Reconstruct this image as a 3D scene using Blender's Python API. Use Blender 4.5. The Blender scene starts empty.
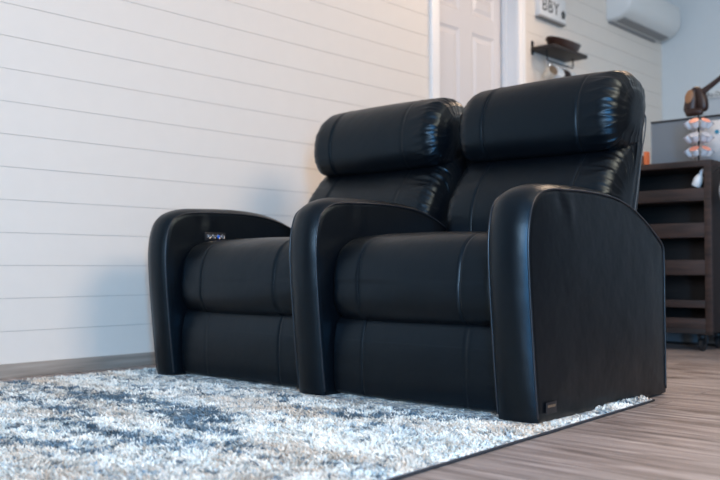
import bpy, bmesh, math, random
import numpy as np
from mathutils import Vector, Matrix

random.seed(4)
rng = np.random.default_rng(7)
C = bpy.context.scene.collection
PI = math.pi

# ---------------------------------------------------------------- materials
def nt(name):
    m = bpy.data.materials.new(name); m.use_nodes = True
    t = m.node_tree; b = t.nodes['Principled BSDF']
    return m, t, b

def mat(name, col, rough=.5, metal=0., bump=0., bscale=60., var=0., spec=.5, coat=0., emit=0.):
    m, t, b = nt(name)
    b.inputs['Base Color'].default_value = (*col, 1)
    b.inputs['Roughness'].default_value = rough
    b.inputs['Metallic'].default_value = metal
    b.inputs['Specular IOR Level'].default_value = spec
    b.inputs['Coat Weight'].default_value = coat
    if emit:
        b.inputs['Emission Color'].default_value = (*col, 1)
        b.inputs['Emission Strength'].default_value = emit
    tc = t.nodes.new('ShaderNodeTexCoord')
    n = t.nodes.new('ShaderNodeTexNoise'); n.inputs['Scale'].default_value = bscale
    n.inputs['Detail'].default_value = 4
    t.links.new(tc.outputs['Object'], n.inputs['Vector'])
    if var:
        r = t.nodes.new('ShaderNodeMix'); r.data_type = 'RGBA'
        r.inputs[6].default_value = (*[c*(1-var) for c in col], 1)
        r.inputs[7].default_value = (*[min(1, c*(1+var)) for c in col], 1)
        t.links.new(n.outputs['Fac'], r.inputs[0]); t.links.new(r.outputs[2], b.inputs['Base Color'])
    if bump:
        bp = t.nodes.new('ShaderNodeBump'); bp.inputs['Strength'].default_value = bump
        bp.inputs['Distance'].default_value = .002
        t.links.new(n.outputs['Fac'], bp.inputs['Height']); t.links.new(bp.outputs['Normal'], b.inputs['Normal'])
    return m

def leather_mat():
    m, t, b = nt('black_leather')
    b.inputs['Base Color'].default_value = (.0025, .0031, .0043, 1)
    b.inputs['Specular IOR Level'].default_value = .36
    b.inputs['Specular Tint'].default_value = (.58, .82, 1, 1)  # blue of the daylight highlights put into the leather's specular tint
    tc = t.nodes.new('ShaderNodeTexCoord')
    v = t.nodes.new('ShaderNodeTexVoronoi'); v.inputs['Scale'].default_value = 520
    t.links.new(tc.outputs['Object'], v.inputs['Vector'])
    n = t.nodes.new('ShaderNodeTexNoise'); n.inputs['Scale'].default_value = 7; n.inputs['Detail'].default_value = 3
    t.links.new(tc.outputs['Object'], n.inputs['Vector'])
    b1 = t.nodes.new('ShaderNodeBump'); b1.inputs['Strength'].default_value = .22; b1.inputs['Distance'].default_value = .0006
    t.links.new(v.outputs['Distance'], b1.inputs['Height'])
    b2 = t.nodes.new('ShaderNodeBump'); b2.inputs['Strength'].default_value = .35; b2.inputs['Distance'].default_value = .012
    t.links.new(n.outputs['Fac'], b2.inputs['Height']); t.links.new(b1.outputs['Normal'], b2.inputs['Normal'])
    t.links.new(b2.outputs['Normal'], b.inputs['Normal'])
    mr = t.nodes.new('ShaderNodeMapRange'); mr.inputs['To Min'].default_value = .30; mr.inputs['To Max'].default_value = .40
    t.links.new(n.outputs['Fac'], mr.inputs['Value']); t.links.new(mr.outputs['Result'], b.inputs['Roughness'])
    return m

def floor_mat():
    m, t, b = nt('grey_brown_vinyl_planks')
    tc = t.nodes.new('ShaderNodeTexCoord')
    br = t.nodes.new('ShaderNodeTexBrick')
    br.offset = .37; br.inputs['Scale'].default_value = 1
    br.inputs['Brick Width'].default_value = 1.22; br.inputs['Row Height'].default_value = .18
    br.inputs['Mortar Size'].default_value = .0016; br.inputs['Mortar Smooth'].default_value = .2
    br.inputs['Color1'].default_value = (0, 0, 0, 1); br.inputs['Color2'].default_value = (1, 1, 1, 1)
    br.inputs['Mortar'].default_value = (.5, .5, .5, 1)
    t.links.new(tc.outputs['Object'], br.inputs['Vector'])
    # grain: noise stretched along X, shifted per board
    mp = t.nodes.new('ShaderNodeMapping'); mp.inputs['Scale'].default_value = (1.6, 19, 1)
    add = t.nodes.new('ShaderNodeVectorMath'); add.operation = 'MULTIPLY_ADD'
    add.inputs[1].default_value = (7, 7, 7)
    t.links.new(br.outputs['Color'], add.inputs[0]); t.links.new(tc.outputs['Object'], add.inputs[2])
    t.links.new(add.outputs[0], mp.inputs['Vector'])
    n = t.nodes.new('ShaderNodeTexNoise'); n.inputs['Scale'].default_value = 1.6; n.inputs['Detail'].default_value = 6
    n.inputs['Roughness'].default_value = .62; n.inputs['Distortion'].default_value = .8
    t.links.new(mp.outputs['Vector'], n.inputs['Vector'])
    cr = t.nodes.new('ShaderNodeValToRGB')
    e = cr.color_ramp.elements
    e[0].position = .28; e[0].color = (.125, .108, .104, 1)
    e[1].position = .70; e[1].color = (.50, .455, .45, 1)
    k = e.new(.48); k.color = (.31, .272, .262, 1)
    t.links.new(n.outputs['Fac'], cr.inputs['Fac'])
    # dark knots / smudges
    n2 = t.nodes.new('ShaderNodeTexNoise'); n2.inputs['Scale'].default_value = 1.0; n2.inputs['Detail'].default_value = 3
    mp2 = t.nodes.new('ShaderNodeMapping'); mp2.inputs['Scale'].default_value = (3, 9, 1)
    t.links.new(add.outputs[0], mp2.inputs['Vector']); t.links.new(mp2.outputs['Vector'], n2.inputs['Vector'])
    r2 = t.nodes.new('ShaderNodeValToRGB')
    r2.color_ramp.elements[0].position = .26; r2.color_ramp.elements[0].color = (.45, .42, .40, 1)
    r2.color_ramp.elements[1].position = .44; r2.color_ramp.elements[1].color = (1, 1, 1, 1)
    t.links.new(n2.outputs['Fac'], r2.inputs['Fac'])
    mx = t.nodes.new('ShaderNodeMix'); mx.data_type = 'RGBA'; mx.blend_type = 'MULTIPLY'; mx.inputs[0].default_value = 1
    t.links.new(cr.outputs['Color'], mx.inputs[6]); t.links.new(r2.outputs['Color'], mx.inputs[7])
    # board to board tone
    r3 = t.nodes.new('ShaderNodeValToRGB')
    r3.color_ramp.elements[0].color = (.86, .80, .76, 1); r3.color_ramp.elements[1].color = (1.1, 1.06, 1.03, 1)
    t.links.new(br.outputs['Color'], r3.inputs['Fac'])
    mx2 = t.nodes.new('ShaderNodeMix'); mx2.data_type = 'RGBA'; mx2.blend_type = 'MULTIPLY'; mx2.inputs[0].default_value = 1
    t.links.new(mx.outputs[2], mx2.inputs[6]); t.links.new(r3.outputs['Color'], mx2.inputs[7])
    mx3 = t.nodes.new('ShaderNodeMix'); mx3.data_type = 'RGBA'
    mx3.inputs[7].default_value = (.03, .022, .018, 1)
    sc = t.nodes.new('ShaderNodeMath'); sc.operation = 'MULTIPLY'; sc.inputs[1].default_value = .7
    t.links.new(br.outputs['Fac'], sc.inputs[0]); t.links.new(sc.outputs[0], mx3.inputs[0])
    t.links.new(mx2.outputs[2], mx3.inputs[6]); t.links.new(mx3.outputs[2], b.inputs['Base Color'])
    b.inputs['Roughness'].default_value = .42
    bp = t.nodes.new('ShaderNodeBump'); bp.inputs['Strength'].default_value = .09; bp.inputs['Distance'].default_value = .002
    t.links.new(n.outputs['Fac'], bp.inputs['Height']); t.links.new(bp.outputs['Normal'], b.inputs['Normal'])
    return m

def wood_mat(name, c0, c1, scale=(2, 30, 30), rough=.5):
    m, t, b = nt(name)
    tc = t.nodes.new('ShaderNodeTexCoord'); mp = t.nodes.new('ShaderNodeMapping'); mp.inputs['Scale'].default_value = scale
    n = t.nodes.new('ShaderNodeTexNoise'); n.inputs['Scale'].default_value = 1.5; n.inputs['Detail'].default_value = 5
    cr = t.nodes.new('ShaderNodeValToRGB')
    cr.color_ramp.elements[0].position = .3; cr.color_ramp.elements[0].color = (*c0, 1)
    cr.color_ramp.elements[1].position = .7; cr.color_ramp.elements[1].color = (*c1, 1)
    t.links.new(tc.outputs['Object'], mp.inputs['Vector']); t.links.new(mp.outputs['Vector'], n.inputs['Vector'])
    t.links.new(n.outputs['Fac'], cr.inputs['Fac']); t.links.new(cr.outputs['Color'], b.inputs['Base Color'])
    b.inputs['Roughness'].default_value = rough
    return m

def attr_mat(name, rough=.9):
    m, t, b = nt(name)
    a = t.nodes.new('ShaderNodeAttribute'); a.attribute_name = 'tint'
    t.links.new(a.outputs['Color'], b.inputs['Base Color'])
    b.inputs['Roughness'].default_value = rough
    b.inputs['Specular IOR Level'].default_value = .2
    return m

LEATHER = leather_mat()
PIPE = mat('black_leather_piping', (.014, .016, .02), .32)
FLOOR = floor_mat()
WALL = mat('warm_white_shiplap_paint', (.76, .685, .605), .55, bump=.08, bscale=14, var=.02)
GAP = mat('shiplap_gap_shadow', (.50, .455, .41), .8)
BACKW = mat('cool_white_wall_paint', (.66, .685, .685), .7, bump=.05, bscale=30, var=.02)
TRIM = mat('white_trim_paint', (.86, .83, .80), .4)
DOORM = mat('pale_grey_door_paint', (.66, .625, .61), .42)
BASEM = wood_mat('grey_brown_baseboard_wood', (.24, .20, .165), (.40, .34, .285), (30, 2, 30))
CEIL = mat('white_ceiling_paint', (.8, .78, .76), .8)
DARKW = wood_mat('dark_walnut_wood', (.014, .008, .006), (.050, .025, .018), (3, 30, 30), .5)
DARKW2 = wood_mat('darker_walnut_wood', (.010, .006, .005), (.022, .013, .010), (3, 30, 30), .55)
BLACKM = mat('black_metal', (.012, .012, .013), .4, .6)
BLACKP = mat('black_plastic', (.012, .012, .013), .45)
GREYP = mat('grey_board_surface', (.17, .19, .205), .45, var=.03, bscale=5)
WHITEP = mat('white_plastic', (.72, .72, .71), .35)
ACM = mat('white_conditioner_plastic', (.70, .70, .68), .4)
VENT = mat('grey_vent_plastic', (.25, .25, .25), .5)
CHROME = mat('chrome', (.75, .76, .78), .15, 1.)
BLUEB = mat('blue_button', (.04, .15, .55), .25, coat=.5)
GREYB = mat('grey_button', (.35, .36, .38), .25, .7)
CREAM = mat('cream_ceramic', (.62, .55, .45), .3)
WHITEC = mat('white_ceramic', (.75, .75, .73), .3)
DARKC = mat('dark_brown_ceramic', (.07, .05, .045), .3)
TANC = mat('tan_inside', (.34, .24, .15), .5)
BROWNO = mat('dark_brown_leather', (.028, .011, .008), .42, bump=.3, bscale=60, var=.3)
TANO = mat('tan_leather_patch', (.32, .15, .065), .5, var=.15)
ORANGE = mat('orange_card', (.72, .16, .045), .5)
PODW = mat('white_pod_plastic', (.68, .68, .70), .35)
PODO = mat('orange_pod_lid', (.72, .27, .18), .5)
PODG = mat('pale_pod_lid', (.58, .57, .59), .45)
BOXBR = mat('brown_card', (.16, .085, .055), .6)
SIGNT = mat('charcoal_lettering', (.03, .033, .033), .6)
TAGM = mat('brown_label_patch', (.014, .012, .013), .5)
TAGT = mat('tan_stitched_text', (.16, .10, .06), .6)
BRACKET = mat('grey_metal_bracket', (.055, .06, .063), .6, .1)
FABG = mat('pale_grey_cloth', (.50, .50, .51), .9, bump=.4, bscale=120, var=.08)
BINDING = mat('charcoal_rug_binding', (.03, .03, .035), .85)
RUGBASE = mat('rug_backing', (.42, .44, .47), .95, bump=.6, bscale=150, var=.2)

# ---------------------------------------------------------------- helpers
def link(name, me, m, parent=None, smooth=True, loc=None):
    o = bpy.data.objects.new(name, me); C.objects.link(o)
    if m is not None:
        for mm in (m if isinstance(m, (list, tuple)) else [m]): me.materials.append(mm)
    if smooth:
        me.polygons.foreach_set('use_smooth', [True]*len(me.polygons))
    if parent: o.parent = parent
    if loc: o.location = loc
    return o

def obj(name, bm, m, parent=None, smooth=True, sharp=40):
    bmesh.ops.recalc_face_normals(bm, faces=bm.faces)
    if smooth and sharp:
        for e in bm.edges:
            if len(e.link_faces) == 2 and e.calc_face_angle(0) > math.radians(sharp): e.smooth = False
    me = bpy.data.meshes.new(name); bm.to_mesh(me); bm.free()
    return link(name, me, m, parent, smooth)

def tag(o, label=None, cat=None, group=None, kind=None):
    if label: o['label'] = label
    if cat: o['category'] = cat
    if group: o['group'] = group
    if kind: o['kind'] = kind
    return o

def thing(name, label, cat, loc=(0, 0, 0), group=None):
    o = bpy.data.objects.new(name, None); C.objects.link(o); o.location = loc
    o.empty_display_size = .1
    return tag(o, label, cat, group)

def box(bm, x0, x1, y0, y1, z0, z1, bev=0., mi=0):
    r = bmesh.ops.create_cube(bm, size=1)
    vs = r['verts']
    for v in vs:
        v.co = Vector(((x0+x1)/2 + v.co.x*(x1-x0), (y0+y1)/2 + v.co.y*(y1-y0), (z0+z1)/2 + v.co.z*(z1-z0)))
    fs = list({f for v in vs for f in v.link_faces})
    for f in fs: f.material_index = mi
    if bev:
        es = list({e for v in vs for e in v.link_edges})
        bmesh.ops.bevel(bm, geom=es, offset=bev, segments=2, affect='EDGES', profile=.6)
    return vs

def bx(name, x0, x1, y0, y1, z0, z1, m, parent=None, bev=.003):
    bm = bmesh.new(); box(bm, x0, x1, y0, y1, z0, z1, bev)
    return obj(name, bm, m, parent)

def tube(bm, pts, r, n=8, closed=False, mi=0):
    pts = [Vector(p) for p in pts]; N = len(pts); rings = []
    up = None
    for i, p in enumerate(pts):
        if closed: d = pts[(i+1) % N]-pts[i-1]
        else: d = pts[min(i+1, N-1)]-pts[max(i-1, 0)]
        d.normalize()
        if up is None:
            up = Vector((0, 0, 1)) if abs(d.z) < .9 else Vector((1, 0, 0))
        a = d.cross(up).normalized(); b = a.cross(d).normalized(); up = b
        rr = r[i] if isinstance(r, (list, tuple)) else r
        rings.append([bm.verts.new(p+(a*math.cos(2*PI*k/n)+b*math.sin(2*PI*k/n))*rr) for k in range(n)])
    for i in range(N if closed else N-1):
        A, B = rings[i], rings[(i+1) % N]
        for k in range(n):
            bm.faces.new((A[k], A[(k+1) % n], B[(k+1) % n], B[k])).material_index = mi
    if not closed:
        bm.faces.new(rings[0][::-1]).material_index = mi; bm.faces.new(rings[-1]).material_index = mi

def lathe(bm, prof, M=Matrix(), n=24, mi=0):
    """prof: (radius, height) pairs; M places it"""
    rings = []
    for r, h in prof:
        if r < 1e-6: rings.append([bm.verts.new(M @ Vector((0, 0, h)))])
        else: rings.append([bm.verts.new(M @ Vector((r*math.cos(2*PI*k/n), r*math.sin(2*PI*k/n), h))) for k in range(n)])
    for A, B in zip(rings, rings[1:]):
        for k in range(n):
            k2 = (k+1) % n
            if len(A) == 1 and len(B) == 1: continue
            if len(A) == 1: f = bm.faces.new((A[0], B[k2], B[k]))
            elif len(B) == 1: f = bm.faces.new((A[k], A[k2], B[0]))
            else: f = bm.faces.new((A[k], A[k2], B[k2], B[k]))
            f.material_index = mi

def catmull(P, closed, sub=16):
    P = np.array(P, float); n = len(P); out = []
    rngi = range(n) if closed else range(n-1)
    for i in rngi:
        if closed: p0, p1, p2, p3 = P[i-1], P[i], P[(i+1) % n], P[(i+2) % n]
        else: p0, p1, p2, p3 = P[max(i-1, 0)], P[i], P[i+1], P[min(i+2, n-1)]
        for k in range(sub):
            t = k/sub
            out.append(.5*((2*p1)+(-p0+p2)*t+(2*p0-5*p1+4*p2-p3)*t*t+(-p0+3*p1-3*p2+p3)*t**3))
    if not closed: out.append(P[-1])
    return np.array(out)

def resample(P, N):
    Q = np.vstack([P, P[:1]]); d = np.r_[0, np.cumsum(np.linalg.norm(np.diff(Q, axis=0), axis=1))]
    s = np.linspace(0, d[-1], N, endpoint=False)
    return np.c_[np.interp(s, d, Q[:, 0]), np.interp(s, d, Q[:, 1])], s, d[-1]

def outnormals(P):
    T = np.roll(P, -1, 0)-np.roll(P, 1, 0); T /= np.linalg.norm(T, axis=1)[:, None]+1e-9
    Nn = np.c_[T[:, 1], -T[:, 0]]
    area = .5*np.sum(P[:, 0]*np.roll(P[:, 1], -1)-np.roll(P[:, 0], -1)*P[:, 1])
    if area < 0: Nn = -Nn
    for _ in range(2):
        Nn = (np.roll(Nn, 1, 0)+2*Nn+np.roll(Nn, -1, 0)); Nn /= np.linalg.norm(Nn, axis=1)[:, None]
    return Nn

def loft(name, prof, x0, x1, m, parent, er=.05, nx=110, N=200, disp=None, inset=None, zmin=None,
         dome=.01, capdisp=None, caprings=10, erx=None, sharp=50):
    """cushion: the closed YZ profile swept along X with rounded ends"""
    P, s, L = resample(prof, N); Nn = outnormals(P); cen = P.mean(0)
    erx = erx or er
    W = x1-x0
    # ring positions: dense at both ends
    t = np.linspace(0, 1, nx); xs = x0+W*(t*.55+.45*(.5-.5*np.cos(PI*t)))
    rings = []
    for x in xs:
        d = min(x-x0, x1-x)
        if inset is not None: ins = inset((2*(x-x0)/W)-1)
        else:
            q = max(0, 1-d/erx); ins = er*(1-math.sqrt(max(0, 1-q*q)))
        dd = np.zeros(N)
        if disp is not None: dd = disp(x, s, L, x-x0, x1-x, P)
        R = P+Nn*(dd-ins)[:, None]
        if zmin is not None: R[:, 1] = np.maximum(R[:, 1], zmin)
        rings.append((x, R))
    V = []
    for x, R in rings: V.append(np.c_[np.full(N, x), R])
    def caps(x, R, sgn):
        out = []
        for k in range(1, caprings):
            f = 1-k/caprings
            c = cen+(R-cen)*f
            off = np.full(N, dome*(1-f**4))
            if capdisp is not None: off = off+capdisp(c, sgn, f)
            out.append(np.c_[x+sgn*off, c])
        return out
    lc = caps(xs[0], rings[0][1], -1)[::-1]; rc = caps(xs[-1], rings[-1][1], 1)
    A = lc+V+rc
    allv = np.vstack(A+[[[xs[0]-dome, *cen]], [[xs[-1]+dome, *cen]]])
    F = []
    nr = len(A)
    for i in range(nr-1):
        a, b = i*N, (i+1)*N
        for k in range(N):
            k2 = (k+1) % N; F.append((a+k, a+k2, b+k2, b+k))
    cl, crr = nr*N, nr*N+1
    for k in range(N):
        k2 = (k+1) % N
        F.append((cl, k2, k)); F.append((crr, (nr-1)*N+k, (nr-1)*N+k2))
    me = bpy.data.meshes.new(name); me.from_pydata([tuple(v) for v in allv], [], F)
    bm = bmesh.new(); bm.from_mesh(me); bpy.data.meshes.remove(me)
    return obj(name, bm, m, parent, sharp=sharp), rings

def wrinkle(seed, ks=(70, 113, 171, 260), amps=(1, .8, .6, .35)):
    r = np.random.default_rng(seed); ph = r.uniform(0, 6.28, len(ks)); sk = r.uniform(-25, 25, len(ks))
    am = r.uniform(.6, 1.2, len(ks))
    def f(x, s):
        o = 0
        for k, a, p, q, g in zip(ks, amps, ph, sk, am):
            o = o+a*g*(1-2*np.abs(np.sin(k*s*.5+p+q*x+.8*np.sin(s*19+p)))**.7)
        return o/2.4
    return f

def seams(x, xl, depth=.0045, w=.0035):
    return sum(-depth*math.exp(-((x-a)/w)**2)+.0018*math.exp(-((x-a-.007)/.004)**2) for a in xl)

# ---------------------------------------------------------------- room
XW, YB = -3.42, 7.92
XR, YF, ZC = 3.4, -3.2, 3.0
OY0, OY1, OZ = 4.54, 5.46, 2.45      # doorway

bm = bmesh.new(); box(bm, -4.0, XR, YF, YB+.1, -.06, 0)
tag(obj('floor', bm, FLOOR, smooth=False), 'grey brown wood look plank floor', 'floor', kind='structure')
bm = bmesh.new(); box(bm, -4.0, XR, YF, YB+.1, ZC, ZC+.06)
tag(obj('ceiling', bm, CEIL, smooth=False), 'white ceiling above the room', 'ceiling', kind='structure')

# left wall: shiplap boards with nickel gaps, one mesh
bm = bmesh.new()
z = .0535; boards = [(0, z-.001)]
while z < ZC:
    boards.append((z+.001, min(z+.1305-.001, ZC))); z += .1305
def wallseg(y0, y1, zmin, zmax):
    box(bm, XW-.12, XW-.0035, y0+.001, y1-.001, zmin, zmax, mi=1)
    for a, b in boards:
        a, b = max(a, zmin), min(b, zmax)
        if b-a > .01:
            vs = box(bm, XW-.012, XW, y0, y1, a, b, mi=0)
wallseg(YF, OY0-.015, 0, ZC); wallseg(OY1+.015, YB, 0, ZC); wallseg(OY0, OY1, OZ, ZC)
tag(obj('wall_left', bm, [WALL, GAP], smooth=False), 'warm white shiplap wall', 'wall', kind='structure')

bm = bmesh.new(); box(bm, XW, XR, YB, YB+.1, 0, ZC)
tag(obj('wall_back', bm, BACKW, smooth=False), 'pale cool grey back wall', 'wall', kind='structure')

# baseboards
bm = bmesh.new()
for a, b in ((YF, OY0-.09), (OY1+.09, YB)):
    box(bm, XW, XW+.014, a, b, 0, .057, .002)
tag(obj('baseboard_left', bm, BASEM), 'grey brown wooden baseboard', 'baseboard', kind='structure')
bm = bmesh.new(); box(bm, XW+.014, XR, YB-.014, YB, 0, .08, .002)
tag(obj('baseboard_back', bm, TRIM), 'white baseboard', 'baseboard', kind='structure')

# door casing (trim) and jamb
bm = bmesh.new()
def casing(y0, y1, z0, z1):
    box(bm, XW-.001, XW+.016, y0, y1, z0, z1, .003)
casing(OY0-.09, OY0-.005, 0, OZ+.09); casing(OY1+.005, OY1+.09, 0, OZ+.09); casing(OY0-.005, OY1+.005, OZ+.005, OZ+.09)
box(bm, XW+.014, XW+.021, OY0-.09, OY0-.062, 0, OZ+.09, .002)
box(bm, XW+.014, XW+.021, OY1+.062, OY1+.09, 0, OZ+.09, .002)
box(bm, XW-.135, XW+.004, OY0-.02, OY0, 0, OZ); box(bm, XW-.135, XW+.004, OY1, OY1+.02, 0, OZ)
box(bm, XW-.135, XW+.004, OY0-.02, OY1+.02, OZ, OZ+.02)
box(bm, XW-.11, XW-.08, OY1-.012, OY1, 0, OZ); box(bm, XW-.11, XW-.08, OY0, OY0+.012, 0, OZ)
tag(obj('trim_1', bm, TRIM), 'white door casing and jamb', 'trim', kind='structure')

# six panel door
XD = XW-.125
door = tag(bpy.data.objects.new('door_1', None), 'pale six panel door in a white casing', 'door', kind='structure')
C.objects.link(door)
bm = bmesh.new()
PY = ((4.665, 4.945), (5.085, 5.365)); PZ = ((.24, 1.02), (1.16, 2.06), (2.18, 2.35))
box(bm, XD-.035, XD-.012, OY0+.005, OY1-.005, .008, OZ-.005)
def stile(y0, y1, z0, z1): box(bm, XD-.02, XD, y0, y1, z0, z1, .0)
stile(OY0+.003, PY[0][0], .008, OZ-.003); stile(PY[0][1], PY[1][0], .008, OZ-.003); stile(PY[1][1], OY1-.003, .008, OZ-.003)
for (a, b) in PY:
    zz = [.008]+[q for p in PZ for q in p]+[OZ-.003]
    for i in range(0, len(zz), 2): stile(a, b, zz[i], zz[i+1])
obj('door_slab', bm, DOORM, door, smooth=False)
for (a, b) in PY:
    for (c, d) in PZ:
        bm = bmesh.new()
        # moulded frame sloping in, then raised field
        loops = [(0, 0.0), (.022, -.011), (.034, -.011), (.06, -.002)]
        rings = []
        for ins, off in loops:
            rings.append([bm.verts.new((XD+off, y, zz_)) for y, zz_ in ((a+ins, c+ins), (b-ins, c+ins), (b-ins, d-ins), (a+ins, d-ins))])
        for A, B in zip(rings, rings[1:]):
            for k in range(4): bm.faces.new((A[k], A[(k+1) % 4], B[(k+1) % 4], B[k]))
        bm.faces.new(rings[-1])
        obj('door_panel', bm, DOORM, door, smooth=False)

# ---------------------------------------------------------------- loveseat
sofa = thing('recliner_loveseat', 'black leather two seat power recliner loveseat with three rounded arms', 'sofa', (-2.2, 2.6, 0))
SO = Vector(sofa.location)
def place(o):
    o.location = -SO if o.parent == sofa else (0, 0, 0)
    return o

arm_curve = [(2.174, .008), (2.160, .12), (2.145, .26), (2.132, .40), (2.128, .50), (2.138, .575), (2.165, .628), (2.23, .655),
             (2.33, .662), (2.5, .664), (2.64, .656), (2.75, .634), (2.85, .596), (2.94, .55), (3.0, .512), (3.01, .47), (3.012, .40), (3.013, .2), (3.015, .008)]
ap = catmull(arm_curve, False, 12)
bot = np.c_[np.linspace(3.015, 2.174, 40)[1:-1], np.full(38, .008)]
ARM = np.vstack([ap, bot])
ARMX = ((-1.428, -1.30), (-2.238, -2.115), (-3.062, -2.952))
for ai, (a, b) in enumerate(ARMX):
    lw = wrinkle(40+ai, (31, 53), (1, .6))
    def adisp(x, s, L, dl, dr, P, ai=ai, lw=lw):
        u = 2*(x-ARMX[ai][0])/(.122)-1
        base = .0012*np.sin(s*9+x*20+ai)*(1-u*u)
        top = np.exp(-((P[:, 0]-2.2)/.16)**2)*np.exp(-((P[:, 1]-.64)/.06)**2)
        return base+.0016*top*lw(x, s)*(abs(u)**1.5)
    def acap(c, sgn, f):
        # soft dimple below the top seam
        g = -.010*np.exp(-((c[:, 0]-2.305)/.02)**2-((c[:, 1]-.635)/.03)**2)
        g = g+.006*np.exp(-((c[:, 0]-2.345)/.025)**2-((c[:, 1]-.62)/.05)**2)
        g = g+.0025*np.sin(c[:, 0]*7+1)*np.sin(c[:, 1]*8)
        return g*(1-f**8)
    o, rings = loft('armrest', ARM, a, b, LEATHER, sofa, disp=adisp, nx=44, N=230, zmin=.006, dome=.010,
                    inset=lambda u: -.020*(1-abs(u)**2.4), capdisp=acap, caprings=22)
    place(o)
    for (x, R), sg in ((rings[0], -1), (rings[-1], 1)):
        bm = bmesh.new()
        pts = [(x+sg*.001, y, z) for y, z in R if z > .012]
        # start after the bottom run
        k = max(range(len(pts)), key=lambda i: (Vector(pts[i])-Vector(pts[i-1])).length)
        pts = pts[k:]+pts[:k]
        tube(bm, pts, .0030, 6)
        p = obj('piping', bm, PIPE, o, sharp=0)

SEATX = ((-2.110, -1.432), (-2.925, -2.243))
seatP = catmull([(2.182, .405), (2.195, .475), (2.235, .528), (2.31, .553), (2.45, .556), (2.65, .545), (2.86, .53), (2.90, .45), (2.88, .33),
                 (2.7, .285), (2.4, .272), (2.27, .268), (2.215, .283), (2.186, .33)], True, 14)
panelP = catmull([(2.215, .26), (2.202, .20), (2.20, .12), (2.205, .045), (2.222, .016), (2.30, .014), (2.34, .05), (2.34, .24), (2.30, .282), (2.24, .284)], True, 10)
backP = catmull([(2.975, .855), (2.920, .80), (2.868, .735), (2.838, .67), (2.828, .60), (2.83, .53), (2.85, .45), (2.93, .42), (3.01, .46), (3.07, .6),
                 (3.12, .75), (3.15, .86), (3.13, .93), (3.07, .92)], True, 12)
headP = catmull([(2.985, .852), (2.935, .865), (2.904, .915), (2.897, .985), (2.912, 1.05), (2.948, 1.105), (3.00, 1.142), (3.065, 1.157), (3.135, 1.148),
                 (3.190, 1.105), (3.200, 1.02), (3.175, .93), (3.12, .860), (3.04, .846)], True, 14)
for si, (a, b) in enumerate(SEATX):
    sl = (a+.135, b-.135)
    wr = wrinkle(10+si); w2 = wrinkle(20+si, (40, 77, 120), (1, .7, .4)); w3 = wrinkle(30+si)
    def sdisp(x, s, L, dl, dr, P, sl=sl, w2=w2):
        d = min(dl, dr)
        e = math.exp(-(d/.045)**1.4)
        mid = .5+.5*np.tanh((2.6-P[:, 0])*14)
        crown = .006*math.sin(PI*min(1, max(0, dl/(dl+dr))))
        return seams(x, sl)+.0045*e*w2(x, s)*mid+crown+.0012*np.sin(s*23+x*9)
    seatL = [(y, z-.010) for y, z in seatP]
    place(loft('seat', np.array(seatL), a-(.022 if si else 0), b, LEATHER, sofa, er=.045, erx=.05, disp=sdisp, N=240)[0])
    def pdisp(x, s, L, dl, dr, P, sl=sl, w2=w2):
        e = math.exp(-(min(dl, dr)/.05)**1.4)
        return seams(x, (sl[0]+.004, sl[1]+.006), .004)+.002*e*w2(x, s)+.0015*math.sin(PI*dl/(dl+dr))
    place(loft('footrest_panel', panelP-np.array([0, .010])*(panelP[:, 1:] > .2), a+.003-(.022 if si else 0), b-.003, LEATHER, sofa, er=.012, disp=pdisp, N=180, nx=110)[0])
    def bdisp(x, s, L, dl, dr, P, sl=sl, w3=w3):
        e = math.exp(-(dr/.085)**1.5)+.55*math.exp(-(dl/.05)**1.5)
        fr = .5+.5*np.tanh((3.06-P[:, 0])*20)
        return seams(x, sl, .004)+.0075*e*w3(x, s)*fr+.004*np.sin(PI*dl/(dl+dr))
    wb = .035 if si == 1 else 0
    place(loft('backrest', backP, a-.012, b+.004+wb, LEATHER, sofa, er=.055, erx=.06, disp=bdisp, N=260)[0])
    def hdisp(x, s, L, dl, dr, P, sl=sl, wr=wr):
        e = .8*(.45+.55*min(1, dr/.03))*math.exp(-(dr/.075)**1.7)+.5*math.exp(-(dl/.04)**1.5)
        return seams(x, sl)+.0085*e*wr(x, s)+.004*np.sin(PI*dl/(dl+dr))+.0012*np.sin(s*17+x*7)
    place(loft('headrest', headP, a-.002, b+.008+wb*.7, LEATHER, sofa, er=.06, erx=.07, disp=hdisp, N=300, dome=.014)[0])
    # rear shell that carries both cushions, wrapped in the same leather
    shellP = catmull([(3.15, 1.08), (3.15, 1.03), (3.12, .88), (3.07, .70), (3.01, .52), (2.99, .40), (3.03, .38), (3.08, .46), (3.13, .62),
                      (3.172, .80), (3.195, .96), (3.203, 1.05), (3.195, 1.09), (3.172, 1.105)], True, 10)
    place(loft('back_shell', shellP, a+.012, b-.016+wb*2.9, LEATHER, sofa, er=.012, N=160, nx=40, dome=.002)[0])
    # pale bracket between cushion and shell on the open side
    bm = bmesh.new()
    bp = [(3.138, 1.00), (3.150, .985), (3.140, .93), (3.118, .87), (3.098, .80), (3.072, .71), (3.05, .64)]
    bpts = catmull(bp, False, 6)
    tube(bm, [(b+.004+wb, y+.012, z) for y, z in bpts], .0026, 8)
    place(obj('side_bracket', bm, BRACKET, sofa))
    # under-seat chassis
    place(bx('chassis', a, b, 2.36, 3.0, .02, .26, BLACKP, sofa))

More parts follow.
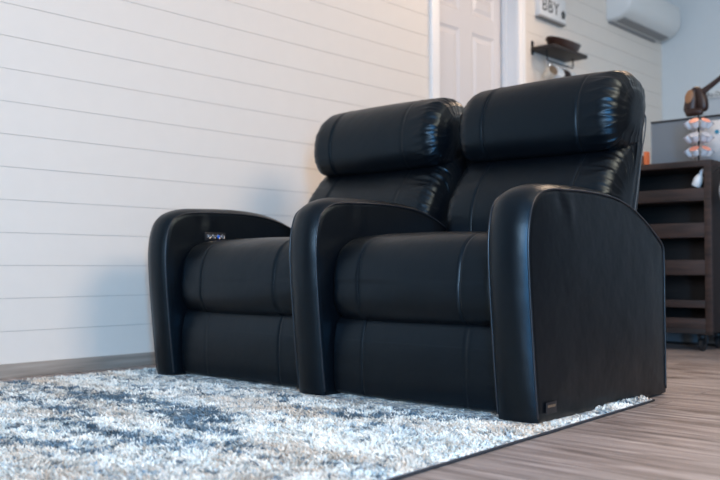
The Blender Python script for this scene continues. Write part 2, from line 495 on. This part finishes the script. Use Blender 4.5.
# control panel on the inner face of the far arm
xp = -2.952+.0105
o = bx('control_panel', xp-.006, xp+.003, 2.316, 2.424, .548, .582, BLACKP, sofa, .002)
place(o)
for k, (yy, mm) in enumerate(((2.334, GREYB), (2.358, GREYB), (2.383, BLUEB), (2.406, GREYB))):
    bm = bmesh.new()
    M = Matrix.Translation((xp+.002, yy, .565)) @ Matrix.Rotation(PI/2, 4, 'Y')
    lathe(bm, [(0, .004), (.006, .0045), (.0075, .003), (.0075, 0)], M, 18, 0)
    lathe(bm, [(.0075, .0), (.0075, .0045), (.009, .005), (.0105, .003), (.0105, 0)], M, 18, 1)
    obj('control_button', bm, [mm, CHROME], o)
# maker's tag low on the near arm
xs = -1.30+.0065
o = bx('sewn_label', xs, xs+.0022, 2.205, 2.262, .030, .062, TAGM, sofa, .001); place(o)
def text_mesh(name, cu, m, parent, M):
    to = bpy.data.objects.new('tmp', cu); C.objects.link(to)
    bpy.context.view_layer.update()
    me = bpy.data.meshes.new_from_object(to.evaluated_get(bpy.context.evaluated_depsgraph_get()))
    bpy.data.objects.remove(to); me.transform(M); me.materials.clear()
    return link(name, me, m, parent, smooth=False)
bm = bmesh.new()
for k, (ya, yb) in enumerate(((2.212, 2.219), (2.2205, 2.227), (2.2285, 2.237), (2.239, 2.246), (2.2475, 2.254))):
    box(bm, xs+.0022, xs+.0028, ya, yb, .047, .054)
tl = obj('stitched_marks', bm, TAGT, o, smooth=False); tl['label'] = 'tan stitched marks'

# ---------------------------------------------------------------- rug
quad = [(-1.12, .05), (-1.262, 2.83), (-3.15, 2.83), (-3.27, .05)]
def rl(y): t = (y-.05)/2.78; return -3.27+.12*t
def rr_(y): t = (y-.05)/2.78; return -1.12-.142*t
rug = thing('shag_rug', 'shaggy white area rug with distressed blue and tan streaks under the sofa', 'rug', (-2.2, 1.4, 0))
bm = bmesh.new()
ys = np.linspace(.05, 2.83, 40); top = []
for i, y in enumerate(ys):
    top.append([bm.verts.new((rl(y)+(rr_(y)-rl(y))*k/30-(-2.2), y-1.4, .007)) for k in range(31)])
for A, B in zip(top, top[1:]):
    for k in range(30): bm.faces.new((A[k], A[k+1], B[k+1], B[k]))
r = bmesh.ops.extrude_face_region(bm, geom=bm.faces[:])
for v in r['geom']:
    if isinstance(v, bmesh.types.BMVert): v.co.z = .001
obj('backing', bm, RUGBASE, rug, smooth=False)
bm = bmesh.new()
loop = [(rr_(y)+.004+2.2, y-1.4, .005) for y in ys]+[(rl(y)-.004+2.2, y-1.4, .005) for y in ys[::-1]]
tube(bm, loop, .0034, 6, closed=True)
obj('edge_binding', bm, BINDING, rug, sharp=0)

# value noise
def vnoise(x, y, seed):
    G = np.random.default_rng(seed).random((256, 256))
    xi = np.floor(x).astype(int); yi = np.floor(y).astype(int); fx = x-xi; fy = y-yi
    fx = fx*fx*(3-2*fx); fy = fy*fy*(3-2*fy)
    g = lambda a, b: G[a % 256, b % 256]
    return (g(xi, yi)*(1-fx)+g(xi+1, yi)*fx)*(1-fy)+(g(xi, yi+1)*(1-fx)+g(xi+1, yi+1)*fx)*fy
def fbm(x, y, seed, o=4):
    v = 0; a = 1; t = 0
    for k in range(o): v = v+a*vnoise(x*2**k+k*31.7, y*2**k+k*17.3, seed+k); t += a; a *= .6
    return v/t
NB = 230000
by = .06+2.76*rng.random(NB); bxx = rl(by)+(rr_(by)-rl(by))*rng.random(NB)
keep = ~((bxx > -3.10) & (bxx < -1.34) & (by > 2.36))
keep &= ~((by < .55))
keep &= ~((bxx > -3.08) & (bxx < -2.95) & (by > 2.24)) & ~((bxx > -2.27) & (bxx < -2.13) & (by > 2.24))
bxx, by = bxx[keep], by[keep]; n = len(bxx)
# streak coordinate field
wx = bxx+.10*(fbm(bxx*3, by*3, 91)-.5); wy = by+.20*(fbm(bxx*2.2, by*2.2, 92)-.5)+.03*(fbm(bxx*14, by*14, 90)-.5)
# streak list: x0,y0,x1,y1,width,strength
ST = [(-3.2, 1.64, -2.55, 1.63, .055, .9), (-2.75, 1.60, -2.0, 1.62, .075, 1.1), (-2.15, 1.55, -1.62, 1.40, .05, .9),
      (-3.2, 1.85, -2.9, 1.95, .03, .4), (-2.9, 2.12, -2.55, 2.10, .05, .9), (-2.5, 1.93, -2.05, 1.86, .04, .6),
      (-2.3, 1.30, -1.75, 1.28, .06, .9), (-2.3, 1.08, -1.85, 1.12, .04, .9), (-3.0, 1.42, -2.3, 1.40, .05, .8),
      (-1.9, 1.90, -1.45, 2.05, .04, .7), (-1.75, 1.20, -1.5, 1.1, .035, .5), (-2.0, 2.10, -1.5, 2.12, .035, .6), (-2.2, 2.05, -1.9, 1.80, .03, .6),
      (-2.0, .78, -1.5, .80, .03, .3), (-1.46, 2.13, -1.25, 2.5, .05, .6)]
S = np.zeros(n)
for x0, y0, x1, y1, w, st in ST:
    dx, dy = x1-x0, y1-y0; t = np.clip(((wx-x0)*dx+(wy-y0)*dy)/(dx*dx+dy*dy), 0, 1)
    dd = np.hypot(wx-(x0+t*dx), wy-(y0+t*dy)); S = np.maximum(S, st*np.exp(-(dd/w)**2))
mod = fbm(bxx*7, by*16, 93); fine = fbm(bxx*38, by*48, 94, 3); fine2 = fbm(bxx*90, by*90, 98, 2)
dark = np.clip((S*.95+(mod-.5)*1.5+(fine-.5)*2.9-.33)*2.1, 0, 1)*.92
bg = fbm(bxx*3.3, by*9, 95); lb = np.clip((bg-.50)*4+(fine-.5)*3.5+S*.5, 0, 1)*.50
tn = fbm(bxx*2.6+9, by*7+4, 96); tan = np.clip((tn-.44)*5.0+(fine-.5)*2.2, 0, 1)*.72
white = np.array([.95, .92, .89]); blue = np.array([.06, .10, .14]); light = np.array([.52, .63, .74]); tanc = np.array([.62, .49, .38])
light = np.array([.50, .60, .69]); tanc = np.array([.66, .53, .43])
col = white+(light-white)*lb[:, None]
col = col+(tanc-col)*(tan*(1-lb))[:, None]
mb = blue+(np.array([.16, .26, .36])-blue)*np.clip((fine2-.35)*2.5, 0, 1)[:, None]
col = col+(mb-col)*dark[:, None]
col *= (.80+.32*rng.random(n)+.14*(fine2-.5))[:, None]
col = np.clip(col, 0, 1)
edge = np.clip((rr_(by)-bxx)/.03, .35, 1)
H = (.008+.009*rng.random(n)+.010*(fbm(bxx*22, by*22, 97, 2)-.5))*edge
clx = (fbm(bxx*30, by*30, 101, 2)-.5)*.034; cly = (fbm(bxx*30, by*30, 102, 2)-.5)*.034
lx = clx+rng.normal(0, .008, n); ly = cly+rng.normal(0, .008, n)-.003
nf = (by > 2.085) & (by < 2.5) & (bxx > -3.13) & (bxx < -1.26); H = np.where(nf, H*.22, H)
lx = np.where(bxx > rr_(by)-.035, -np.abs(lx)*.3, lx)
# stop the pile running into the sofa front
near = (by > 2.10) & (bxx > -3.12) & (bxx < -1.28); ly = np.where(near, -np.abs(ly), ly)
ang = rng.random(n)*2*PI; wd = .0022+.0016*rng.random(n)
ux, uy = np.cos(ang)*wd, np.sin(ang)*wd
z0 = .006
V = np.empty((n, 5, 3))
V[:, 0] = np.c_[bxx-ux, by-uy, np.full(n, z0)]; V[:, 1] = np.c_[bxx+ux, by+uy, np.full(n, z0)]
mx_, my_ = bxx+lx*.45, by+ly*.45
V[:, 2] = np.c_[mx_+ux*.9, my_+uy*.9, z0+H*.62]; V[:, 3] = np.c_[mx_-ux*.9, my_-uy*.9, z0+H*.62]
V[:, 4] = np.c_[bxx+lx, by+ly, z0+H]
V = V.reshape(-1, 3)-np.array([-2.2, 1.4, 0])
idx = (np.arange(n)*5)[:, None]
Q = idx+np.array([[0, 1, 2, 3]]); T = idx+np.array([[3, 2, 4]])
me = bpy.data.meshes.new('pile')
me.vertices.add(n*5); me.vertices.foreach_set('co', V.ravel())
me.loops.add(n*7); me.polygons.add(n*2)
li = np.concatenate([Q, T], axis=1).ravel(); me.loops.foreach_set('vertex_index', li.astype(np.int32))
ls = (np.arange(n)*7)[:, None]+np.array([[0, 4]]); me.polygons.foreach_set('loop_start', ls.ravel().astype(np.int32))
me.update(calc_edges=True)
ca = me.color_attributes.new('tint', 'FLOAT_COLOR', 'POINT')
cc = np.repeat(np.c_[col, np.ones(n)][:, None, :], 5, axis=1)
cc[:, :2, :3] *= .82  # blade roots darkened: shade between strands put into the tint
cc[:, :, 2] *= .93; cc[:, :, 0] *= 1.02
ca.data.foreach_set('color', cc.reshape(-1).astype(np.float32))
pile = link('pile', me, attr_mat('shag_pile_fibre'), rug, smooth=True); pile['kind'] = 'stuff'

# ---------------------------------------------------------------- storage cart
CX0, CX1, CY0, CY1 = -2.36, -1.755, 4.66, 4.99
cart = thing('storage_cart', 'dark walnut rolling cart with open tiers behind the sofa', 'cart', (-2.06, 4.82, 0))
def cpart(o): o.location = (2.06, -4.82, 0); return o
cpart(bx('cart_top', CX0, CX1+.002, CY0-.004, CY1, .965, .997, DARKW, cart, .003))
for a, b in ((CX0, CX0+.02), (CX1-.02, CX1)):
    cpart(bx('side_panel', a, b, CY0+.012, CY1, .10, .965, DARKW2, cart, .002))
for a, b in ((CX0, CX0+.036), (CX1-.036, CX1+.001)):
    cpart(bx('front_post', a, b, CY0-.006, CY0+.012, .09, .966, DARKW, cart, .002))
cpart(bx('back_panel', CX0+.02, CX1-.02, CY1-.014, CY1-.004, .12, .965, DARKW2, cart, .001))
cpart(bx('bottom_rail', CX0+.036, CX1-.036, CY0, CY0+.02, .092, .12, DARKW2, cart, .001))
for z0_, z1_ in ((.786, .852), (.595, .671), (.398, .477), (.228, .267), (.118, .173)):
    bm = bmesh.new()
    box(bm, CX0+.036, CX1-.036, CY0-.002, CY0+.014, z0_, z1_, .002)
    box(bm, CX0+.022, CX1-.022, CY0+.014, CY1-.016, z0_, z0_+.014, .001)
    cpart(obj('shelf_tier', bm, DARKW, cart))
for x in (CX0+.05, CX1-.075):
    for y in (CY0+.05, CY1-.055):
        bm = bmesh.new()
        box(bm, x-.02, x+.02, y-.02, y+.02, .082, .092, .002)
        box(bm, x-.019, x-.014, y-.012, y+.022, .035, .083, .001); box(bm, x+.014, x+.019, y-.012, y+.022, .035, .083, .001)
        f = cpart(obj('caster', bm, BLACKM, cart))
        bm = bmesh.new()
        M = Matrix.Translation((x, y+.006, .034)) @ Matrix.Rotation(PI/2, 4, 'Y')
        lathe(bm, [(0, -.012), (.028, -.012), (.034, -.008), (.034, .008), (.028, .012), (0, .012)], M, 20)
        obj('caster_wheel', bm, BLACKP, f)

# ---------------------------------------------------------------- grey partition board
par = thing('divider_board', 'grey freestanding board with black top edge standing behind the cart', 'board', (-1.7, 5.075, 0))
def ppart(o): o.location = (1.7, -5.075, 0); return o
ppart(bx('board_panel', -2.245, -1.05, 5.055, 5.095, .012, 1.282, GREYP, par, .002))
ppart(bx('edge_frame', -2.252, -1.045, 5.050, 5.100, 1.280, 1.292, BLACKP, par, .002))
ppart(bx('edge_frame', -2.252, -1.045, 5.050, 5.100, 0, .014, BLACKP, par, .002))
ppart(bx('edge_frame', -2.2515, -2.243, 5.051, 5.099, .014, 1.28, VENT, par, .002))
# flat white sheet for the board's paler right part, and magnet
pa = bx('white_sheet', -1.985, -1.62, 5.0515, 5.054, 1.02, 1.262, WHITEP, None, 0)
tag(pa, 'flat white sheet on the grey board behind the pod carousel', 'paper')
bm = bmesh.new()
lathe(bm, [(0, .008), (.010, .008), (.012, .005), (.012, 0)], Matrix.Translation((-1.866, 5.051, 1.195)) @ Matrix.Rotation(PI/2, 4, 'X'), 18)
tag(obj('round_magnet', bm, mat('teal_magnet', (.02, .22, .34), .35)), 'round teal magnet on the white sheet at right', 'magnet')

# ---------------------------------------------------------------- pod carousel
pc = Vector((-1.878, 4.815, .997))
car = thing('pod_carousel', 'chrome coffee pod carousel on top of the dark cart', 'rack', pc)
bm = bmesh.new(); lathe(bm, [(0, 0), (.062, 0), (.064, .004), (.058, .008), (.012, .010), (0, .010)], n=28); obj('base', bm, CHROME, car)
bm = bmesh.new(); lathe(bm, [(0, .008), (.005, .008), (.005, .258), (.008, .262), (.006, .268), (0, .270)], n=14); obj('pole', bm, BLACKM, car)
tiers = (.062, .137, .212)
NP = 6
for tz in tiers:
    bm = bmesh.new()
    for k in range(NP):
        a = 2*PI*(k+.5)/NP
        n_ = Vector((math.cos(a)*math.cos(.92), math.sin(a)*math.cos(.92), math.sin(.92)))
        c = Vector((math.cos(a)*.059, math.sin(a)*.059, tz+.012))
        u = Vector((-math.sin(a), math.cos(a), 0)); w = n_.cross(u)
        tube(bm, [c+(u*math.cos(t)+w*math.sin(t))*.0232 for t in np.linspace(0, 2*PI, 20, endpoint=False)], .0013, 5, True)
        tube(bm, [(math.cos(a)*.004, math.sin(a)*.004, tz-.012), c-w*.0232*-1], .0013, 5)
    obj('wire_tier', bm, CHROME, car)
def podmesh(lid):
    bm = bmesh.new()
    lathe(bm, [(0, -.040), (.015, -.040), (.0175, -.037), (.0215, -.004), (.0215, 0), (.0255, .0005), (.0255, .002)], n=22, mi=0)
    lathe(bm, [(.0255, .002), (.022, .0028), (0, .0028)], n=22, mi=1)
    bmesh.ops.recalc_face_normals(bm, faces=bm.faces)
    me = bpy.data.meshes.new('coffee_pod'); bm.to_mesh(me); bm.free()
    me.materials.append(PODW); me.materials.append(lid)
    me.polygons.foreach_set('use_smooth', [True]*len(me.polygons))
    return me
PM = {'o': podmesh(PODO), 'g': podmesh(PODG)}
camdir = math.atan2(-4.815, 1.872)
tn_ = ('bottom', 'middle', 'top')
for ti, tz in enumerate(tiers):
    for k in range(NP):
        a = 2*PI*(k+.5)/NP
        me = PM['g' if ti == 1 else 'o']
        o = bpy.data.objects.new('coffee_pod', me); C.objects.link(o)
        nz = Vector((math.cos(a)*math.cos(.92), math.sin(a)*math.cos(.92), math.sin(.92)))
        o.rotation_mode = 'QUATERNION'; o.rotation_quaternion = nz.to_track_quat('Z', 'Y')
        o.location = pc+Vector((math.cos(a)*.059, math.sin(a)*.059, tz+.012))+nz*.0012
        tag(o, 'white coffee pod with %s lid in the %s ring of the carousel' % ('pale' if ti == 1 else 'orange', tn_[ti]), 'coffee pod', 'coffee pods in the %s ring' % tn_[ti])

# ---------------------------------------------------------------- brown ornament on the board's top edge
oc = Vector((-1.990, 5.075, 1.292))
orn = thing('leather_ornament', 'dark brown leather ornament with tan oval patch and raised arm on the grey board', 'ornament', oc)
def skin(name, chain, radii, m, parent, sub=2, edges=None):
    me = bpy.data.meshes.new(name)
    me.from_pydata(chain, edges or [(i, i+1) for i in range(len(chain)-1)], [])
    o = bpy.data.objects.new(name, me); C.objects.link(o)
    sk = o.modifiers.new('s', 'SKIN')
    for v, r in zip(me.skin_vertices[0].data, radii): v.radius = r if isinstance(r, tuple) else (r, r)
    me.skin_vertices[0].data[0].use_root = True
    sm = o.modifiers.new('d', 'SUBSURF'); sm.levels = sub; sm.render_levels = sub
    dg = bpy.context.evaluated_depsgraph_get(); dg.update()
    m2 = bpy.data.meshes.new_from_object(o.evaluated_get(dg)); bpy.data.objects.remove(o)
    return link(name, m2, m, parent)
skin('body', [(-.025, 0, .015), (-.028, 0, .06), (-.015, 0, .11), (.0, 0, .15), (.02, 0, .125), (.035, 0, .07), (.035, 0, .02)],
     [.042, .040, .036, .026, .030, .030, .026], BROWNO, orn)
skin('foot_roll', [(-.045, -.028, .020), (0, -.034, .024), (.045, -.028, .022)], [.020, .024, .020], BROWNO, orn)
skin('raised_arm', [(.02, 0, .118), (.06, 0, .145), (.12, 0, .185), (.17, .0, .235)], [.020, .015, .013, .013], BROWNO, orn)
bm = bmesh.new()
bmesh.ops.create_uvsphere(bm, u_segments=24, v_segments=14, radius=1)
for v in bm.verts: v.co = Vector((-.024+v.co.x*.021-(v.co.z*.006)*-1, -.036+v.co.y*.007, .105+v.co.z*.034))
obj('tan_patch', bm, TANO, orn)
orn.scale = (1.15, 1, 1.12)
bm = bmesh.new(); lathe(bm, [(0, -.006), (.014, -.005), (.015, .01), (0, .012)], Matrix.Translation((.172, 0, .238)) @ Matrix.Rotation(.8, 4, 'Y'), 16)
obj('arm_tip', bm, mat('dark_slate_tip', (.02, .03, .03), .5), orn)

# ---------------------------------------------------------------- small things on and beside the cart
o = bx('slim_orange_box', -2.178, -2.160, 4.79, 4.83, .997, 1.085, ORANGE, None, .002)
tag(o, 'slim orange box standing on the cart beside the sofa back', 'box')
o = bx('small_brown_box', -2.215, -2.186, 4.79, 4.83, .997, 1.066, BOXBR, None, .002)
tag(o, 'small brown box standing left of the orange box on the cart', 'box')
# white bottle leaning in the top tier
bt = thing('squeeze_bottle', 'small white squeeze bottle tilted in the top opening of the cart', 'bottle', (-1.842, 4.70, .856))
bt.rotation_euler = (0, math.radians(24), 0)
bm = bmesh.new(); lathe(bm, [(0, 0), (.021, 0), (.024, .004), (.024, .040), (.018, .058), (.009, .068), (.009, .076), (0, .076)], n=22); obj('bottle_body', bm, WHITEC, bt)
bm = bmesh.new(); lathe(bm, [(.0105, .074), (.0105, .084), (.004, .098), (0, .099)], n=16); obj('bottle_cap', bm, PODG, bt)
bt.location.x -= .01
bt.location.z = .865
# cloth bag hanging at the cart's side
bg_ = thing('hanging_cloth_bag', 'pale grey cloth bag hanging on the side of the dark cart', 'bag', (-1.690, 4.72, .84))
bm = bmesh.new()
bmesh.ops.create_uvsphere(bm, u_segments=28, v_segments=18, radius=1)
for v in bm.verts:
    x, y, z = v.co
    s = .75+.3*(1-(z+1)/2)
    v.co = Vector((x*.042*s, y*.085*s*(1+.05*math.sin(7*z+5*x)), z*.085+.01*math.sin(6*y)))
obj('bag_body', bm, FABG, bg_)
for yy0 in (-.055, .03):
    bm = bmesh.new()
    tube(bm, [(-.054, yy0, .09), (-.02, yy0, .115), (.0, yy0, .09), (.006, yy0+.004, .04)], .006, 8)
    obj('bag_strap', bm, BLACKP, bg_)

# ---------------------------------------------------------------- white notice box on the back wall
nb = thing('white_wall_box', 'white box with dark lettering fixed to the back wall', 'box', (-2.72, YB, 1.75))
def npart(o): o.location = (2.72, -YB, -1.75); return o
npart(bx('box_body', -3.02, -2.42, YB-.05, YB, 1.75, 1.915, mat('pale_grey_box', (.56, .59, .61), .5), nb, .004))
npart(bx('box_lid', -3.03, -2.41, YB-.075, YB, 1.915, 1.985, WHITEC, nb, .004))
cu = bpy.data.curves.new('t2', 'FONT'); cu.body = 'Re-Dec'; cu.size = .055; cu.extrude = .001
text_mesh('lettering', cu, SIGNT, nb, Matrix.Translation((-2.985+2.72, -.0765, .177)) @ Matrix.Rotation(PI/2, 4, 'X'))

# ---------------------------------------------------------------- wall sign
sg = thing('wall_sign', 'white box sign with charcoal lettering on the shiplap wall above the shelf', 'sign', (XW, 5.9, 2.27))
def spart(o): o.location = (-XW, -5.9, -2.27); return o
spart(bx('sign_board', XW, XW+.045, 5.715, 6.085, 2.285, 2.46, WHITEP, sg, .002))
spart(bx('bottom_edge', XW, XW+.047, 5.712, 6.088, 2.27, 2.285, VENT, sg, .002))
cu = bpy.data.curves.new('t3', 'FONT'); cu.body = 'BBY'; cu.size = .135; cu.extrude = .001
cu.space_character = 1.1
MS = Matrix(((0, 0, 1, 0), (1, 0, 0, 0), (0, 1, 0, 0), (0, 0, 0, 1)))
text_mesh('lettering', cu, SIGNT, sg, Matrix.Translation((.0460, 5.735-5.9, .055)) @ MS)
bm = bmesh.new()   # little leaf / flower mark at the right end
for k in range(5):
    a = 2*PI*k/5+.3
    M = Matrix.Translation((XW+.0455, 6.045+.018*math.cos(a), 2.345+.020*math.sin(a))) @ Matrix.Rotation(PI/2, 4, 'Y')
    lathe(bm, [(0, .002), (.014, .0015), (.015, 0)], M, 12)
spart(obj('flower_mark', bm, SIGNT, sg))

# ---------------------------------------------------------------- shelf with rail, dish and mugs
sh = thing('wall_shelf', 'dark brown wooden wall shelf with black hook rail on the shiplap', 'shelf', (XW, 5.9, 2.01))
def shp(o): o.location = (-XW, -5.9, -2.01); return o
shp(bx('shelf_board', XW, XW+.19, 5.65, 6.146, 2.008, 2.036, DARKW2, sh, .002))
for ya, yb, za, zb in ((5.655, 5.68, 2.036, 2.085), (5.655, 5.68, 1.985, 2.008), (6.115, 6.14, 2.036, 2.06)):
    shp(bx('wall_bracket', XW, XW+.008, ya, yb, za, zb, BLACKM, sh, .001))
bm = bmesh.new()
XRr = XW+.11
tube(bm, [(XRr, 5.69, 2.01), (XRr, 5.69, 1.955), (XRr, 5.695, 1.938), (XRr, 5.71, 1.934), (XRr, 6.05, 1.934), (XRr, 6.065, 1.938), (XRr, 6.07, 1.955), (XRr, 6.07, 2.01)], .0055, 8)
shp(obj('hook_rail', bm, BLACKM, sh))
for k in range(4):
    y = 5.705+k*.100
    bm = bmesh.new()
    tube(bm, [(XRr+.006, y, 1.93), (XRr+.004, y, 1.942), (XRr-.004, y, 1.943), (XRr-.008, y, 1.93), (XRr-.004, y, 1.905),
              (XRr+.002, y, 1.892), (XRr+.010, y, 1.886), (XRr+.018, y, 1.892), (XRr+.02, y, 1.902)], .0025, 6)
    shp(obj('rail_hook', bm, CHROME, sh))
dish = thing('oval_dish', 'dark brown oval wooden dish on the wall shelf', 'dish', (XW+.105, 5.94, 2.036))
bm = bmesh.new()
lathe(bm, [(0, 0), (.6, 0), (.85, .028), (1.0, .062), (.96, .064), (.8, .034), (.55, .012), (0, .010)], n=36)
for v in bm.verts:
    v.co.x *= .088; v.co.y *= .215; v.co.z *= 1+.25*abs(v.co.y/.215)**2
obj('dish_bowl', bm, mat('dark_red_brown_wood', (.035, .014, .009), .35, var=.3, bscale=20), dish)
mugs = [('cream', CREAM, 'cream mug with tan inside hanging on the first hook', TANC, -.38), ('white', WHITEC, 'white mug hanging second from the door on the hook rail', WHITEC, -.3),
        ('dark', DARKC, 'dark brown mug hanging third from the door on the hook rail', DARKC, -.3), ('white', WHITEC, 'white mug hanging last on the hook rail, mostly behind the headrest', WHITEC, -.3)]
for k, (nm, mm, lab, inner, tw) in enumerate(mugs):
    y = 5.705+k*.100
    # mug hangs by its handle: axis turned horizontal, mouth towards the room
    root = thing('hanging_mug', lab, 'mug', (XRr+.011, y, 1.8925), 'mugs on the hook rail')
    R = Matrix.Rotation(tw, 4, 'Z') @ Matrix.Translation((-.035, 0, -.073)) @ Matrix.Rotation(math.radians(68), 4, 'Y')
    # mug local: z axis is the mouth direction
    bm = bmesh.new()
    lathe(bm, [(0, 0), (.032, 0), (.037, .004), (.0385, .02), (.0385, .085), (.037, .087)], R, 28, 0)
    lathe(bm, [(.037, .087), (.0355, .084), (.0350, .012), (.03, .006), (0, .006)], R, 28, 1)
    obj('mug_body', bm, [mm, inner], root)
    bm = bmesh.new()
    hp = [(-.037, 0, .070), (-.055, 0, .068), (-.066, 0, .056), (-.066, 0, .034), (-.055, 0, .022), (-.037, 0, .020)]
    tube(bm, [R @ Vector(p) for p in hp], .0045, 8)
    obj('mug_handle', bm, mm, root)

# ---------------------------------------------------------------- air conditioner
AY0, AY1 = 6.84, 7.84
ac = thing('air_conditioner', 'white split air conditioner high on the left wall', 'air conditioner', (XW, 7.2, 2.46))
acP = catmull([(0, 2.475), (.06, 2.478), (.13, 2.497), (.185, 2.535), (.215, 2.59), (.222, 2.66), (.215, 2.73), (.19, 2.765), (.1, 2.775), (0, 2.775)], False, 8)
bm = bmesh.new()
NR = 16; rings = []
for i in range(NR+1):
    t = i/NR; y = AY0+(AY1-AY0)*t; d = min(t, 1-t)*(AY1-AY0)
    q = max(0, 1-d/.035); ins = .022*(1-math.sqrt(max(0, 1-q*q)))
    cx, cz = .1, 2.62
    f = 1-ins/.15
    rings.append([bm.verts.new((XW+.001+max(0, (cx+(a-cx)*f) if a > .01 else 0), y, cz+(b-cz)*f)) for a, b in acP])
ysr = sorted(set([0, .004, .01, .018, .035]+[1-v for v in (0, .004, .01, .018, .035)]+[.2, .4, .6, .8]))
for v in list(bm.verts): bm.verts.remove(v)
rings = []
for t in ysr:
    y = AY0+(AY1-AY0)*t; d = min(t, 1-t)*(AY1-AY0)
    q = max(0, 1-d/.036); f = 1-(.025*(1-math.sqrt(max(0, 1-q*q))))/.15
    rings.append([bm.verts.new((XW+.001+(.1+(a-.1)*f if a > .01 else 0), y, 2.62+(b-2.62)*f)) for a, b in acP])
for A, B in zip(rings, rings[1:]):
    for k in range(len(A)): bm.faces.new((A[k], A[(k+1) % len(A)], B[(k+1) % len(A)], B[k]))
bm.faces.new(rings[0]); bm.faces.new(rings[-1][::-1])
def acp(o): o.location = (-XW, -7.2, -2.46); return o
acp(obj('housing', bm, ACM, ac))
bm = bmesh.new()
vb = [(.055, 2.472), (.125, 2.489), (.13, 2.497), (.06, 2.482)]
A = [bm.verts.new((XW+a, AY0+.06, b)) for a, b in vb]; B = [bm.verts.new((XW+a, AY1-.06, b)) for a, b in vb]
for k in range(4): bm.faces.new((A[k], A[(k+1) % 4], B[(k+1) % 4], B[k]))
bm.faces.new(A); bm.faces.new(B[::-1])
acp(obj('air_flap', bm, VENT, ac, smooth=False))
acp(bx('mounting_plate', XW, XW+.025, AY0+.03, AY1-.10, 2.461, 2.477, VENT, ac, .002))

# ---------------------------------------------------------------- lights
def area(name, loc, target, sx, sy, col, power, spread=PI):
    l = bpy.data.lights.new(name, 'AREA'); l.shape = 'RECTANGLE'; l.size = sx; l.size_y = sy
    l.color = col; l.energy = power; l.spread = spread
    o = bpy.data.objects.new(name, l); C.objects.link(o); o.location = loc
    o.rotation_euler = (Vector(target)-Vector(loc)).to_track_quat('-Z', 'Y').to_euler()
    return o
area('window_daylight', (.7, -2.4, 1.5), (-1.6, 1.5, 0), 1.2, 1.4, (.80, .88, 1.0), 70, 2.0)
area('patio_door_daylight', (2.1, -1.35, 1.1), (-1.5, 2.2, .5), .55, 2.0, (.14, .52, 1.0), 140, 2.4)
area('back_fill_light', (-.9, 6.2, 2.93), (-2.0, 7.2, .8), 1.2, .8, (.88, .96, 1.0), 33)  # added cool fill for the back wall, kept overhead so the leather stays dark
area('ceiling_lamp_front', (.1, 2.6, 2.85), (-2.8, 1.8, .5), 1.6, 1.6, (1.0, .75, .53), 112)
area('ceiling_lamp_middle', (-2.2, 5.5, 2.93), (-2.2, 3.6, .5), .7, .7, (1.0, .72, .50), 36)

w = bpy.data.worlds.new('World'); bpy.context.scene.world = w; w.use_nodes = True
w.node_tree.nodes['Background'].inputs['Color'].default_value = (1.0, .91, .83, 1)
w.node_tree.nodes['Background'].inputs['Strength'].default_value = .09

# ---------------------------------------------------------------- camera
cam = bpy.data.cameras.new('Camera'); co = bpy.data.objects.new('Camera', cam); C.objects.link(co)
cam.sensor_width = 36; cam.lens = 45.0
co.location = (0, 0, .435)
yaw = math.radians(42.0)
co.rotation_euler = (PI/2+math.atan(28/900), 0, yaw)
cam.dof.use_dof = True; cam.dof.focus_distance = 2.75; cam.dof.aperture_fstop = 3.0
cam.clip_start = .05
bpy.context.scene.camera = co
vs = bpy.context.scene.view_settings
vs.view_transform = 'Standard'; vs.look = 'None'; vs.exposure = 0; vs.gamma = 1
